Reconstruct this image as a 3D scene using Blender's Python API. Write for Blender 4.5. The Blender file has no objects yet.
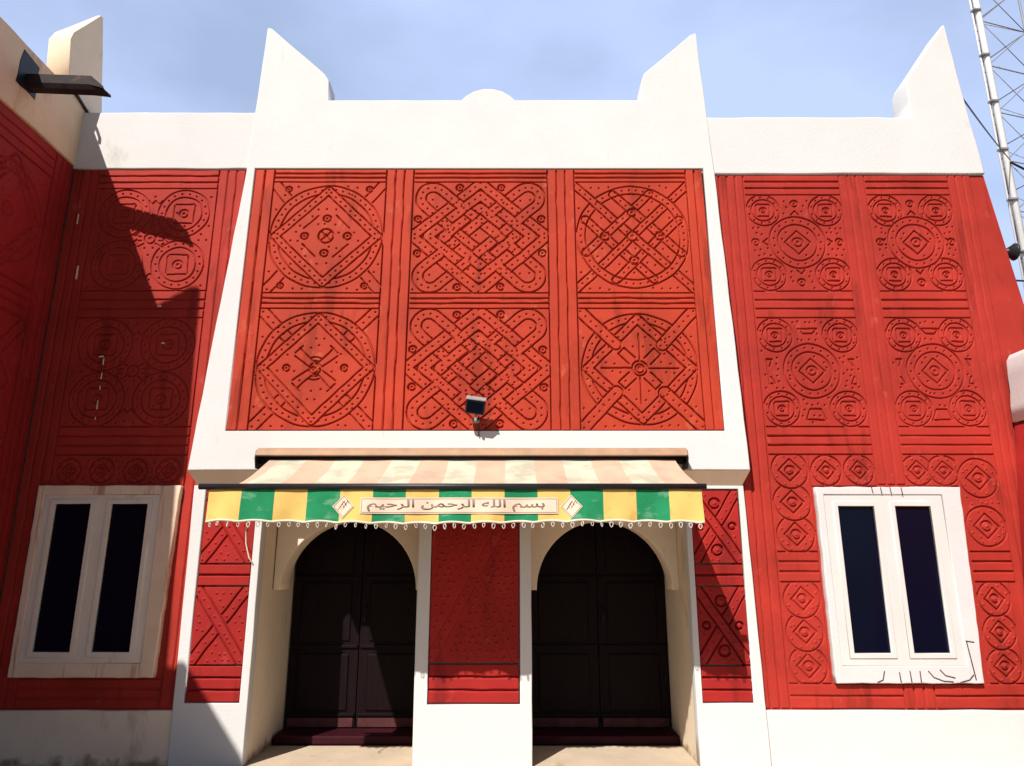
import bpy, bmesh, math, random
import numpy as np
from mathutils import Vector, Matrix
random.seed(7)
rng = np.random.default_rng(7)
R = math.radians
S = bpy.context.scene
COL = S.collection

# ------------------------------------------------------------------ camera
cd = bpy.data.cameras.new('camera')
cam = bpy.data.objects.new('camera', cd); COL.objects.link(cam)
cd.sensor_width = 36.0; cd.lens = 36.0*700/1024
cd.clip_start = 0.05; cd.clip_end = 2000
cam.location = (0, -6.4, 1.7)
cam.rotation_euler = (math.pi/2 + math.atan(177/700), 0, 0)
S.camera = cam

# ------------------------------------------------------------------ light, sky, exposure
SUN = Vector((0.53, 1.0, -1.14)).normalized()          # direction the light travels
ld = bpy.data.lights.new('sun', 'SUN'); ld.energy = 5.0; ld.angle = R(0.5); ld.color = (1.0, 0.93, 0.84)
sun = bpy.data.objects.new('sun', ld); COL.objects.link(sun)
sun.rotation_euler = SUN.to_track_quat('-Z', 'Y').to_euler(); sun.location = (-6, -14, 16)
W = bpy.data.worlds.new('World'); S.world = W; W.use_nodes = True
nt = W.node_tree; nt.nodes.clear()
def wn(t, **k):
    n = nt.nodes.new(t)
    for a, b in k.items(): setattr(n, a, b)
    return n
sky = wn('ShaderNodeTexSky', sky_type='NISHITA', sun_disc=False)
sky.sun_elevation = math.asin(-SUN.z); sky.sun_rotation = math.atan2(-SUN.x, -SUN.y)
sky.air_density = 1.0; sky.dust_density = 0.5; sky.ozone_density = 2.0
bg = wn('ShaderNodeBackground'); bg.inputs[1].default_value = 0.05
out = wn('ShaderNodeOutputWorld')
tc = wn('ShaderNodeTexCoord')
mp = wn('ShaderNodeMapping'); mp.inputs['Scale'].default_value = (1.0, 1.0, 2.2); mp.inputs['Location'].default_value = (0.35, 0.2, 0.1)
nz = wn('ShaderNodeTexNoise'); nz.inputs['Scale'].default_value = 2.3; nz.inputs['Detail'].default_value = 7; nz.inputs['Roughness'].default_value = 0.44
rp = wn('ShaderNodeValToRGB'); rp.color_ramp.elements[0].position = 0.38; rp.color_ramp.elements[1].position = 0.60
mx = wn('ShaderNodeMix', data_type='RGBA'); mx.inputs[7].default_value = (11.3, 14.0, 20.6, 1)
L = nt.links.new
L(tc.outputs['Generated'], mp.inputs[0]); L(mp.outputs[0], nz.inputs['Vector']); L(nz.outputs[0], rp.inputs[0])
cm = wn('ShaderNodeMath', operation='MULTIPLY_ADD'); cm.inputs[1].default_value = 0.27; cm.inputs[2].default_value = 0.54
L(rp.outputs[0], cm.inputs[0])
# the thin cloud lies over the northern half of the sky, behind the palace; the unseen south is kept clear to hold fill light down
sx = wn('ShaderNodeSeparateXYZ'); L(tc.outputs['Generated'], sx.inputs[0])
mr = wn('ShaderNodeMapRange', interpolation_type='SMOOTHSTEP'); mr.inputs[1].default_value = -0.05; mr.inputs[2].default_value = 0.45
L(sx.outputs[1], mr.inputs[0])
c2 = wn('ShaderNodeMath', operation='MULTIPLY'); L(cm.outputs[0], c2.inputs[0]); L(mr.outputs[0], c2.inputs[1])
L(sky.outputs[0], mx.inputs[6]); L(c2.outputs[0], mx.inputs[0]); L(mx.outputs[2], bg.inputs[0]); L(bg.outputs[0], out.inputs[0])
vs = S.view_settings; vs.view_transform = 'Standard'; vs.look = 'None'; vs.gamma = 1.0; vs.use_curve_mapping = False
vs.exposure = 0.32
S.render.engine = 'CYCLES'
S.cycles.max_bounces = 6; S.cycles.diffuse_bounces = 2

# ------------------------------------------------------------------ materials
def mat(name, base, rough=0.8, var=0.12, scale=3.0, bump=0.15, bscale=60, spec=0.3, stains=None, metallic=0.0, stretch=(1, 1, 1), dirt=None):
    """base colour broken up by two noises; stains = (colour, threshold, scale, stretch)"""
    m = bpy.data.materials.new(name); m.use_nodes = True
    t = m.node_tree; p = t.nodes['Principled BSDF']
    p.inputs['Roughness'].default_value = rough; p.inputs['Metallic'].default_value = metallic
    p.inputs['Specular IOR Level'].default_value = spec
    c = t.nodes.new('ShaderNodeTexCoord')
    mpn = t.nodes.new('ShaderNodeMapping'); mpn.inputs['Scale'].default_value = stretch
    t.links.new(c.outputs['Object'], mpn.inputs[0])
    n = t.nodes.new('ShaderNodeTexNoise'); n.inputs['Scale'].default_value = scale; n.inputs['Detail'].default_value = 8; n.inputs['Roughness'].default_value = 0.62
    t.links.new(mpn.outputs[0], n.inputs['Vector'])
    r = t.nodes.new('ShaderNodeValToRGB')
    r.color_ramp.elements[0].position = 0.3; r.color_ramp.elements[1].position = 0.7
    r.color_ramp.elements[0].color = (*[max(0, x*(1-var)) for x in base], 1)
    r.color_ramp.elements[1].color = (*[min(1, x*(1+var)) for x in base], 1)
    t.links.new(n.outputs[0], r.inputs[0])
    last = r.outputs[0]
    for st in (stains or []):
        colr, th, sc, stt = st
        m2 = t.nodes.new('ShaderNodeMapping'); m2.inputs['Scale'].default_value = stt
        t.links.new(c.outputs['Object'], m2.inputs[0])
        n2 = t.nodes.new('ShaderNodeTexNoise'); n2.inputs['Scale'].default_value = sc; n2.inputs['Detail'].default_value = 6; n2.inputs['Roughness'].default_value = 0.6
        t.links.new(m2.outputs[0], n2.inputs['Vector'])
        r2 = t.nodes.new('ShaderNodeValToRGB'); r2.color_ramp.elements[0].position = th; r2.color_ramp.elements[1].position = min(1, th+0.10)
        t.links.new(n2.outputs[0], r2.inputs[0])
        mxn = t.nodes.new('ShaderNodeMix'); mxn.data_type = 'RGBA'; mxn.inputs[7].default_value = (*colr, 1)
        t.links.new(r2.outputs[0], mxn.inputs[0]); t.links.new(last, mxn.inputs[6]); last = mxn.outputs[2]
    if dirt:                                          # splashed earth along the foot of the wall
        sp_ = t.nodes.new('ShaderNodeSeparateXYZ'); t.links.new(c.outputs['Object'], sp_.inputs[0])
        nd = t.nodes.new('ShaderNodeTexNoise'); nd.inputs['Scale'].default_value = 9; nd.inputs['Detail'].default_value = 6; t.links.new(c.outputs['Object'], nd.inputs['Vector'])
        ad = t.nodes.new('ShaderNodeMath'); ad.operation = 'MULTIPLY_ADD'; ad.inputs[1].default_value = -0.28; t.links.new(nd.outputs[0], ad.inputs[0]); t.links.new(sp_.outputs[2], ad.inputs[2])
        md = t.nodes.new('ShaderNodeMapRange'); md.inputs[1].default_value = -0.02; md.inputs[2].default_value = -0.09; t.links.new(ad.outputs[0], md.inputs[0])
        mxd = t.nodes.new('ShaderNodeMix'); mxd.data_type = 'RGBA'; mxd.inputs[7].default_value = (*dirt, 1)
        t.links.new(md.outputs[0], mxd.inputs[0]); t.links.new(last, mxd.inputs[6]); last = mxd.outputs[2]
    t.links.new(last, p.inputs['Base Color'])
    if bump:
        nb = t.nodes.new('ShaderNodeTexNoise'); nb.inputs['Scale'].default_value = bscale; nb.inputs['Detail'].default_value = 5
        t.links.new(c.outputs['Object'], nb.inputs['Vector'])
        b = t.nodes.new('ShaderNodeBump'); b.inputs['Strength'].default_value = bump; b.inputs['Distance'].default_value = 0.02
        t.links.new(nb.outputs[0], b.inputs['Height']); t.links.new(b.outputs[0], p.inputs['Normal'])
    return m
def paint(name, c):
    return mat(name, c, 0.72, 0.22, 1.3, 0.10, 55, 0.22,
               stains=[([x*.68 for x in c], 0.56, 3.4, (1.3, 1, 0.28)), ((c[0]*1.15, c[1]*2.0, c[2]*2.2), 0.62, 5.0, (1.4, 1, 0.8)), ((0.42, 0.30, 0.25), 0.735, 13.0, (1.8, 1, 0.5))])
RED = paint('red_painted_plaster', (0.42, 0.040, 0.017))
CRIM = paint('crimson_painted_plaster', (0.375, 0.029, 0.019))
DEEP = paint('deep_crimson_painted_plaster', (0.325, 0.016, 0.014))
WHITE = mat('white_painted_plaster', (0.66, 0.66, 0.665), 0.8, 0.03, 2.0, 0.10, 40, 0.25,
            stains=[((0.55, 0.52, 0.49), 0.66, 2.6, (1.0, 1, 0.5)), ((0.44, 0.40, 0.37), 0.70, 6.0, (2.5, 1, 0.25))])
SHADEW = mat('shade_lifted_stained_plaster', (0.83, 0.70, 0.55), 0.85, 0.06, 2.5, 0.15, 45, 0.2,  # white plaster for shaded faces: fill light put into base, stains and splashes real
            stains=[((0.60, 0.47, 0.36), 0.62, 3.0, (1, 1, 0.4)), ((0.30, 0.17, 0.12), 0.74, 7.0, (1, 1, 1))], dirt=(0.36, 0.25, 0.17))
CREAM = mat('weathered_cream_plaster', (0.82, 0.62, 0.43), 0.85, 0.08, 2.0, 0.15, 40, 0.2,
            stains=[((0.60, 0.40, 0.26), 0.62, 1.6, (1, 1, 0.35)), ((0.33, 0.23, 0.17), 0.75, 5.0, (1, 1, 0.6))])
FRAMEC = mat('shade_warmed_window_paint', (0.84, 0.73, 0.62), 0.5, 0.05, 4, 0.04, 80, 0.3, stains=[((0.60, 0.46, 0.37), 0.64, 5.0, (1, 1, 0.3))])  # window paint warmed and lightened to offset the blue shade on the left frame
FRAME = mat('white_window_paint', (0.645, 0.63, 0.62), 0.45, 0.04, 4, 0.04, 80, 0.4,
            stains=[((0.62, 0.52, 0.45), 0.68, 5.0, (1, 1, 0.3))])
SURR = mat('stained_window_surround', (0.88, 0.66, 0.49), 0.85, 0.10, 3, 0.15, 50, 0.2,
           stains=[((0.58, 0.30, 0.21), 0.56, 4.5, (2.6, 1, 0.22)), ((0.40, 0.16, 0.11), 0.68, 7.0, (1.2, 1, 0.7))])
SURW = mat('white_window_surround', (0.63, 0.62, 0.63), 0.85, 0.04, 3, 0.12, 50, 0.2,
           stains=[((0.74, 0.52, 0.48), 0.66, 4.0, (2.0, 1, 0.25))])
GLASS = mat('dark_window_glass', (0.002, 0.0035, 0.013), 0.10, 0.1, 2, 0.0, 10, 0.15)
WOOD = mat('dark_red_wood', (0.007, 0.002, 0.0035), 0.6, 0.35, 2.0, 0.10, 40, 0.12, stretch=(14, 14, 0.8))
SUNSTRIP = mat('sunlit_strip_paint', (0.085, 0.028, 0.03), 0.6, 0.35, 9.0, 0.2, 60, 0.15)  # paler strip for the sunlit band at the door foot; sunlight in its colour
STEP = mat('dark_red_step_paint', (0.035, 0.004, 0.009), 0.6, 0.25, 4, 0.15, 50, 0.15)
CONC = mat('cream_concrete', (0.54, 0.44, 0.33), 0.9, 0.12, 2.4, 0.25, 50, 0.15,
           stains=[((0.40, 0.31, 0.22), 0.60, 4.0, (1, 1, 1))])
EARTH = mat('packed_earth', (0.16, 0.122, 0.085), 0.95, 0.2, 0.7, 0.3, 20, 0.1)
METALD = mat('rusty_dark_metal', (0.022, 0.014, 0.016), 0.7, 0.4, 8, 0.2, 60, 0.25, stains=[((0.10, 0.05, 0.035), 0.62, 10, (1, 1, 1))])
BLACKM = mat('black_metal', (0.014, 0.014, 0.018), 0.45, 0.3, 8, 0.05, 60, 0.4)
GREYM = mat('grey_cast_metal', (0.30, 0.30, 0.30), 0.5, 0.15, 12, 0.05, 60, 0.4)
HOOD = mat('brown_awning_hood', (0.40, 0.25, 0.16), 0.6, 0.15, 6, 0.1, 60, 0.3)
MAST = mat('white_mast_paint', (0.74, 0.74, 0.74), 0.5, 0.06, 4, 0.05, 60, 0.4, stains=[((0.45, 0.40, 0.36), 0.66, 4, (1, 1, 0.4))])
MASTD = mat('galvanised_brace', (0.26, 0.26, 0.30), 0.5, 0.15, 6, 0.0, 60, 0.4)
YEL = mat('yellow_awning_cloth', (0.72, 0.49, 0.15), 0.85, 0.07, 5, 0.12, 90, 0.15, stains=[((0.66, 0.40, 0.12), 0.58, 5, (1, 1, 1))])
GRN = mat('green_awning_cloth', (0.018, 0.225, 0.095), 0.85, 0.16, 5, 0.12, 90, 0.15, stains=[((0.10, 0.31, 0.18), 0.54, 6, (1, 1, 2))])
PEACH = mat('faded_peach_cloth', (0.66, 0.41, 0.30), 0.9, 0.06, 5, 0.1, 90, 0.1, stains=[((0.50, 0.37, 0.28), 0.50, 4, (1, 1, 1))])
MINT = mat('faded_mint_cloth', (0.51, 0.54, 0.425), 0.9, 0.06, 5, 0.1, 90, 0.1, stains=[((0.47, 0.43, 0.33), 0.50, 4, (1, 1, 1))])
BANNER = mat('pale_pink_banner_cloth', (0.78, 0.60, 0.47), 0.9, 0.05, 6, 0.05, 90, 0.1)
INK = mat('brown_grey_lettering', (0.26, 0.19, 0.17), 0.85, 0.2, 20, 0.0)
TRIM = mat('pale_braid_trim', (0.70, 0.63, 0.52), 0.8, 0.1, 30, 0.1)
RINGM = mat('pale_fringe_bead', (0.56, 0.50, 0.46), 0.5, 0.12, 20, 0.0, spec=0.4)
OLDG = mat('old_unpainted_groove', (0.09, 0.05, 0.045), 0.9, 0.3, 20, 0.1)
OCHRE = mat('ochre_wall', (0.46, 0.33, 0.14), 0.9, 0.15, 0.8, 0.2, 12, 0.1)
ROOFG = mat('grey_roof_sheet', (0.25, 0.24, 0.23), 0.7, 0.15, 1.5, 0.1, 20, 0.3)

# ------------------------------------------------------------------ helpers
def link(name, me, m=None, parent=None):
    o = bpy.data.objects.new(name, me); COL.objects.link(o)
    if m is not None and me is not None and not me.materials: me.materials.append(m)
    if parent is not None: o.parent = parent
    return o
def tag(o, label=None, cat=None, group=None, kind=None):
    if label: o['label'] = label
    if cat: o['category'] = cat
    if group: o['group'] = group
    if kind: o['kind'] = kind
    return o
def thing(name, label, cat, group=None):
    o = bpy.data.objects.new(name, None); COL.objects.link(o); o.empty_display_size = 0.2
    return tag(o, label, cat, group)
def finish(bm, name, m, parent, smooth=False, warp=None):
    bmesh.ops.recalc_face_normals(bm, faces=bm.faces)
    if warp:
        for v in bm.verts: v.co = Vector(warp(*v.co))
    me = bpy.data.meshes.new(name); bm.to_mesh(me); bm.free()
    if smooth:
        for p in me.polygons: p.use_smooth = True
    return link(name, me, m, parent)
def bx(bm, x0, x1, y0, y1, z0, z1, bev=0.0, seg=2):
    r = bmesh.ops.create_cube(bm, size=1.0)
    for v in r['verts']:
        v.co = Vector((x0+(v.co.x+.5)*(x1-x0), y0+(v.co.y+.5)*(y1-y0), z0+(v.co.z+.5)*(z1-z0)))
    if bev > 0:
        ed = list({e for v in r['verts'] for e in v.link_edges})
        bmesh.ops.bevel(bm, geom=ed, offset=bev, segments=seg, profile=0.6, affect='EDGES')
def box(name, x0, x1, y0, y1, z0, z1, m, parent=None, bev=0.008, warp=None):
    bm = bmesh.new(); bx(bm, x0, x1, y0, y1, z0, z1, bev)
    return finish(bm, name, m, parent, False, warp)
def prism_mesh(polys, depth, bev=0.008, res=2):
    """polys: outer + holes in a 2D plane -> mesh extruded by depth, rounded arrises (local x, y; z = thickness)"""
    cu = bpy.data.curves.new('tmp', 'CURVE'); cu.dimensions = '2D'; cu.fill_mode = 'BOTH'
    for pl in polys:
        s = cu.splines.new('POLY'); s.points.add(len(pl)-1)
        for i, (x, y) in enumerate(pl): s.points[i].co = (x, y, 0, 1)
        s.use_cyclic_u = True
    cu.extrude = max(depth/2-bev, 0.0005); cu.bevel_depth = bev; cu.bevel_resolution = res; cu.offset = -bev
    o = bpy.data.objects.new('tmp', cu); COL.objects.link(o)
    dg = bpy.context.evaluated_depsgraph_get()
    me = bpy.data.meshes.new_from_object(o.evaluated_get(dg))
    bpy.data.objects.remove(o); bpy.data.curves.remove(cu)
    return me
def prism(name, polys, y0, y1, m, parent=None, bev=0.008, axis='y', warp=None):
    """axis 'y': polygon in XZ, thickness y0..y1; axis 'x': polygon in YZ, thickness x0..x1"""
    me = prism_mesh(polys, abs(y1-y0), bev)
    c = (y0+y1)/2
    for v in me.vertices:
        a, b, t = v.co
        p = (a, c+t, b) if axis == 'y' else (c+t, a, b)
        v.co = warp(*p) if warp else p
    bm = bmesh.new(); bm.from_mesh(me); bmesh.ops.remove_doubles(bm, verts=bm.verts, dist=1e-5)
    bmesh.ops.recalc_face_normals(bm, faces=bm.faces); me.clear_geometry(); bm.to_mesh(me); bm.free()
    me.name = name
    me.materials.clear()
    return link(name, me, m, parent)
def rough(pl, step=0.16, amp=0.006, seed=0):
    """a hand-finished outline: long edges divided and nudged a few millimetres"""
    r = random.Random(seed); o = []
    for i, a in enumerate(pl):
        b = pl[(i+1) % len(pl)]; d = math.dist(a, b); n = max(1, int(d/step)); o.append(a)
        nx, ny = -(b[1]-a[1])/d, (b[0]-a[0])/d
        for k in range(1, n):
            t = k/n; j = r.uniform(-amp, amp)
            o.append((a[0]+(b[0]-a[0])*t+nx*j, a[1]+(b[1]-a[1])*t+ny*j))
    return o
def rect(x0, x1, z0, z1): return [(x0, z0), (x1, z0), (x1, z1), (x0, z1)]
def tube(bm, pts, r, n=10, caps=True):
    pts = [Vector(p) for p in pts]; rings = []
    up = Vector((0, 0, 1))
    for i, p in enumerate(pts):
        d = (pts[min(i+1, len(pts)-1)]-pts[max(i-1, 0)]).normalized()
        a = d.cross(up)
        if a.length < 1e-3: a = d.cross(Vector((1, 0, 0)))
        a.normalize(); b = d.cross(a)
        rr = r[i] if isinstance(r, (list, tuple)) else r
        rings.append([bm.verts.new(p+a*math.cos(2*math.pi*k/n)*rr+b*math.sin(2*math.pi*k/n)*rr) for k in range(n)])
    for A, B in zip(rings, rings[1:]):
        for k in range(n): bm.faces.new((A[k], A[(k+1) % n], B[(k+1) % n], B[k]))
    if caps: bm.faces.new(rings[0][::-1]); bm.faces.new(rings[-1])
def tubeobj(name, pts, r, m, parent=None, n=8):
    bm = bmesh.new(); tube(bm, pts, r, n); return finish(bm, name, m, parent, True)

# ------------------------------------------------------------------ carved relief: a height field of grooves, ribbons and studs
GW = 0.0082
class Field:
    def __init__(s, w, h, step=0.0046, amp=1.0):
        s.w, s.h = w, h
        s.nx, s.ny = max(4, int(w/step)+1), max(4, int(h/step)+1)
        s.U, s.V = np.meshgrid(np.linspace(-w/2, w/2, s.nx), np.linspace(-h/2, h/2, s.ny))
        wob = amp; ph = rng.uniform(0, 6, 6)            # a slightly unsteady hand
        s.X = s.U + wob*(0.003*np.sin(9*s.V+ph[0]) + 0.002*np.sin(23*s.U+17*s.V+ph[1]))
        s.Y = s.V + wob*(0.003*np.sin(8*s.U+ph[2]) + 0.002*np.sin(21*s.U-19*s.V+ph[3]))
        s.g = np.zeros_like(s.U); s.b = np.zeros_like(s.U); s.occ = np.zeros(s.U.shape, bool)
        s.rib = []
    @staticmethod
    def prof(d, gw=GW):
        t = np.clip((1-d/gw)*2.3, 0, 1); return t*t*(3-2*t)
    def seg(s, p, q):
        px, py = p; dx, dy = q[0]-px, q[1]-py; l2 = dx*dx+dy*dy+1e-12
        t = np.clip(((s.X-px)*dx+(s.Y-py)*dy)/l2, 0, 1)
        return np.hypot(s.X-px-t*dx, s.Y-py-t*dy), t*math.sqrt(l2)
    def line(s, p, q, gw=GW): s.g = np.maximum(s.g, s.prof(s.seg(p, q)[0], gw))
    def poly(s, pts, closed=True):
        n = len(pts)
        for i in range(n if closed else n-1): s.line(pts[i], pts[(i+1) % n])
    def circle(s, c, r, gw=GW): s.g = np.maximum(s.g, s.prof(np.abs(np.hypot(s.X-c[0], s.Y-c[1])-r), gw))
    def clear(s, c, r):
        k = np.hypot(s.X-c[0], s.Y-c[1]) < r; s.g[k] = 0; s.b[k] = 0
    def clearpoly(s, pts):
        k = np.ones(s.U.shape, bool); n = len(pts)
        for i in range(n):
            a, b = pts[i], pts[(i+1) % n]
            k &= ((b[0]-a[0])*(s.Y-a[1])-(b[1]-a[1])*(s.X-a[0])) > 0
        s.g[k] = 0; s.b[k] = 0
    def stud(s, c, r=0.011, a=-1.0):
        r = r*1.15 if a < 0 else r; a = a if a < 0 else a*.65
        d = np.hypot(s.X-c[0], s.Y-c[1])
        s.b = np.where(d < r, a*np.clip(1-(d/r)**2, 0, 1), s.b)
    def ring(s, c, r, a=-1.0):
        s.clear(c, r+0.01); s.circle(c, r, 0.010); s.stud(c, r*0.36, a)
    def ribbon(s, pts, w, closed=True, top=False, studs=0.07, a=-1.0):
        n = len(pts); D = np.full(s.U.shape, 1e9); Sx = np.zeros(s.U.shape); acc = 0.0; cum = [0.0]
        for i in range(n if closed else n-1):
            p, q = pts[i], pts[(i+1) % n]; l = math.dist(p, q)
            d, t = s.seg(p, q); k = d < D; D = np.where(k, d, D); Sx = np.where(k, acc+t, Sx); acc += l; cum.append(acc)
        e = s.prof(np.abs(D-w/2)); ins = D < w/2+GW
        if top: s.g = np.where(ins, e, s.g); s.b = np.where(ins, 0, s.b)
        else: s.g = np.maximum(s.g, e)
        s.rib.append(dict(p=pts, w=w, c=closed, D=D, S=Sx, e=e, len=acc, cum=cum, st=studs, a=a))
    def at(s, r, t):
        cum = r['cum']; t = t % r['len'] if r['c'] else t
        i = min(int(np.searchsorted(cum, t, 'right'))-1, len(cum)-2); i = max(i, 0)
        p, q = r['p'][i], r['p'][(i+1) % len(r['p'])]; f = (t-cum[i])/max(cum[i+1]-cum[i], 1e-9)
        return (p[0]+(q[0]-p[0])*f, p[1]+(q[1]-p[1])*f)
    def weave(s):
        """every crossing found, over and under alternating along each ribbon"""
        X = []
        segs = []
        for k, r in enumerate(s.rib):
            n = len(r['p'])
            for i in range(n if r['c'] else n-1): segs.append((k, i, r['p'][i], r['p'][(i+1) % n]))
        for a in range(len(segs)):
            ka, ia, p, q = segs[a]
            for b in range(a+1, len(segs)):
                kb, ib, u, v = segs[b]
                if ka == kb and (abs(ia-ib) <= 1 or abs(ia-ib) >= len(s.rib[ka]['p'])-1): continue
                den = (q[0]-p[0])*(v[1]-u[1])-(q[1]-p[1])*(v[0]-u[0])
                if abs(den) < 1e-12: continue
                t = ((u[0]-p[0])*(v[1]-u[1])-(u[1]-p[1])*(v[0]-u[0]))/den
                w = ((u[0]-p[0])*(q[1]-p[1])-(u[1]-p[1])*(q[0]-p[0]))/den
                if 0 <= t < 1 and 0 <= w < 1:
                    X.append([(ka, s.rib[ka]['cum'][ia]+t*math.dist(p, q)), (kb, s.rib[kb]['cum'][ib]+w*math.dist(u, v)),
                              abs(den)/(math.dist(p, q)*math.dist(u, v)), None])
        todo = True
        while todo:                                  # spread the alternation through the knot
            seed = next((x for x in X if x[3] is None), None)
            if seed is None: break
            seed[3] = 0; ch = True
            while ch:
                ch = False
                for k in range(len(s.rib)):
                    ev = sorted((x[j][1], i, j) for i, x in enumerate(X) for j in (0, 1) if x[j][0] == k)
                    m = len(ev)
                    for z in list(range(m))*2:
                        _, i, j = ev[z]; _, i2, j2 = ev[(z+1) % m]
                        if X[i][3] is not None and X[i2][3] is None:
                            over = X[i][3] == j; X[i2][3] = (1-j2) if over else j2; ch = True
        for x in X:
            k, t0 = x[x[3]]; o = s.rib[k]; u = s.rib[x[1-x[3]][0]]
            l = (u['w']/2+GW)/max(x[2], 0.35) + 0.0
            dt = np.abs(o['S']-t0)
            if o['c']: dt = np.minimum(dt, o['len']-dt)
            k_ = (dt < l) & (o['D'] < o['w']/2+GW)
            s.g = np.where(k_, o['e'], s.g)
    def ribbon_studs(s):
        for r in s.rib:
            if not r['st']: continue
            n = max(1, int(r['len']/r['st']))
            for i in range(n): s.stud(s.at(r, (i+.5)*r['len']/n), 0.0105, r['a'])
    def scatter(s, step=0.085, a=-1.0, clear=0.022, r=0.0105):
        """studs on a rough grid wherever there is no groove nearby"""
        for j in range(int(s.h/step)):
            for i in range(int(s.w/step)):
                u = -s.w/2+step*(i+.5+(0.5 if j % 2 else 0))+random.uniform(-.012, .012); v = -s.h/2+step*(j+.5)+random.uniform(-.012, .012)
                if abs(u) > s.w/2-.03 or abs(v) > s.h/2-.03: continue
                k = (np.abs(s.U-u) < clear) & (np.abs(s.V-v) < clear)
                if s.g[k].max(initial=0) < 0.2 and np.abs(s.b[k]).max(initial=0) < 0.05: s.stud((u, v), r, a)
def wavy(U, V, s=0):
    return 0.0035*np.sin(2.1*U+s)*np.sin(1.7*V+2*s) + 0.0016*np.sin(11*U+5*V+s)
def place(F, name, cx, cz, m, parent, front=-0.014, depth=0.030, warp=None, frame='facade'):
    """turn a height field into a mesh whose rim turns back into the wall"""
    h = -depth*F.g + 0.017*F.b
    h = h + wavy(F.U+cx, F.V+cz)
    off = -front + h
    off[0, :] = off[-1, :] = -front-0.026; off[:, 0] = off[:, -1] = -front-0.026
    U, V = F.U.copy(), F.V.copy()
    U[:, 0] = U[:, 1]-1e-3; U[:, -1] = U[:, -2]+1e-3; V[0, :] = V[1, :]-1e-3; V[-1, :] = V[-2, :]+1e-3
    X, Z = U+cx, V+cz
    if frame == 'facade': co = np.stack([X, -off, Z], -1)
    else: co = np.stack([-4.48+off, X, Z], -1)                 # east face of the side building: X plays the part of y
    co = co.reshape(-1, 3)
    if warp: co[:, 1] += np.vectorize(warp)(co[:, 2])
    ny, nx = F.U.shape
    idx = np.arange(nx*ny).reshape(ny, nx)
    f = np.stack([idx[:-1, :-1], idx[:-1, 1:], idx[1:, 1:], idx[1:, :-1]], -1).reshape(-1, 4)
    me = bpy.data.meshes.new(name)
    me.vertices.add(len(co)); me.vertices.foreach_set('co', co.astype(np.float32).ravel())
    me.loops.add(f.size); me.loops.foreach_set('vertex_index', f.astype(np.int32).ravel())
    me.polygons.add(len(f)); me.polygons.foreach_set('loop_start', np.arange(0, f.size, 4, dtype=np.int32))
    me.polygons.foreach_set('use_smooth', np.ones(len(f), bool))
    me.update(); me.validate()
    return link(name, me, m, parent)
def bands(name, x0, x1, z0, z1, n, vertical, parent, m=None, **k):
    """plain plaster bands with n-1 incised lines"""
    F = Field(x1-x0, z1-z0, 0.007 if min(x1-x0, z1-z0) > 0.3 else 0.006, 0.45)
    for i in range(1, n):
        t = -0.5+i/n
        if vertical: F.line((t*F.w, -F.h), (t*F.w, F.h), .0095)
        else: F.line((-F.w, t*F.h), (F.w, t*F.h), .0095)
    return place(F, name, (x0+x1)/2, (z0+z1)/2, m or PAINT, parent, **k)
def arc(c, r, a0, a1, n=24): return [(c[0]+r*math.cos(a0+(a1-a0)*i/n), c[1]+r*math.sin(a0+(a1-a0)*i/n)) for i in range(n+1)]
def circ(c, r, n=64): return arc(c, r, 0, 2*math.pi, n)[:-1]
def capsule(c, ang, hl, r):
    d = (math.cos(ang), math.sin(ang))
    return arc((c[0]+d[0]*hl, c[1]+d[1]*hl), r, ang-math.pi/2, ang+math.pi/2, 14)+arc((c[0]-d[0]*hl, c[1]-d[1]*hl), r, ang+math.pi/2, ang+3*math.pi/2, 14)
def diamond(a, b=None, c=(0, 0)): b = b or a; return [(c[0]+a, c[1]), (c[0], c[1]+b), (c[0]-a, c[1]), (c[0], c[1]-b)]

def corner_bands(F, w, inner, top=False):
    """a ribbon running in from each corner to distance inner from the centre"""
    a = math.atan2(F.h, F.w)
    for sx in (-1, 1):
        for sy in (-1, 1):
            p = (sx*(F.w/2+.05), sy*(F.h/2+.05)); q = (sx*inner*math.cos(a), sy*inner*math.sin(a))
            F.ribbon([p, q], w, closed=False, top=top)
def panel_circle_diamond(w, h):
    F = Field(w, h); r = min(w, h)*0.472
    for sx in (-1, 1):
        for sy in (-1, 1):
            for o in (-.035, .035):
                F.line((sx*(w/2-.02+o), sy*(h/2-.02-o)), (sx*(r*.74+o), sy*(r*.74-o)))
    F.clear((0, 0), r+.04)
    d = r-.03
    F.ribbon(circ((0, 0), r-.02), 0.085)
    F.ribbon(diamond(d), 0.080, top=True)
    q = diamond(d*.62)
    for p, qn in zip(q, q[1:]+q[:1]):
        F.line((p[0]*.72+qn[0]*.28, p[1]*.72+qn[1]*.28), (p[0]*.28+qn[0]*.72, p[1]*.28+qn[1]*.72))
    F.ring((0, 0), 0.075)
    for k in range(4): F.line((0, 0), (.07*math.cos(k*math.pi/2+.78), .07*math.sin(k*math.pi/2+.78)), 0.008)
    for c in ((.21, 0), (-.21, 0), (0, .19), (0, -.19)): F.ring(c, 0.036)
    for sx in (-1, 1):
        for sy in (-1, 1): F.ring((sx*(w/2-.16), sy*(h/2-.075)), 0.03)
    F.ribbon_studs(); F.scatter()
    return F
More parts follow.
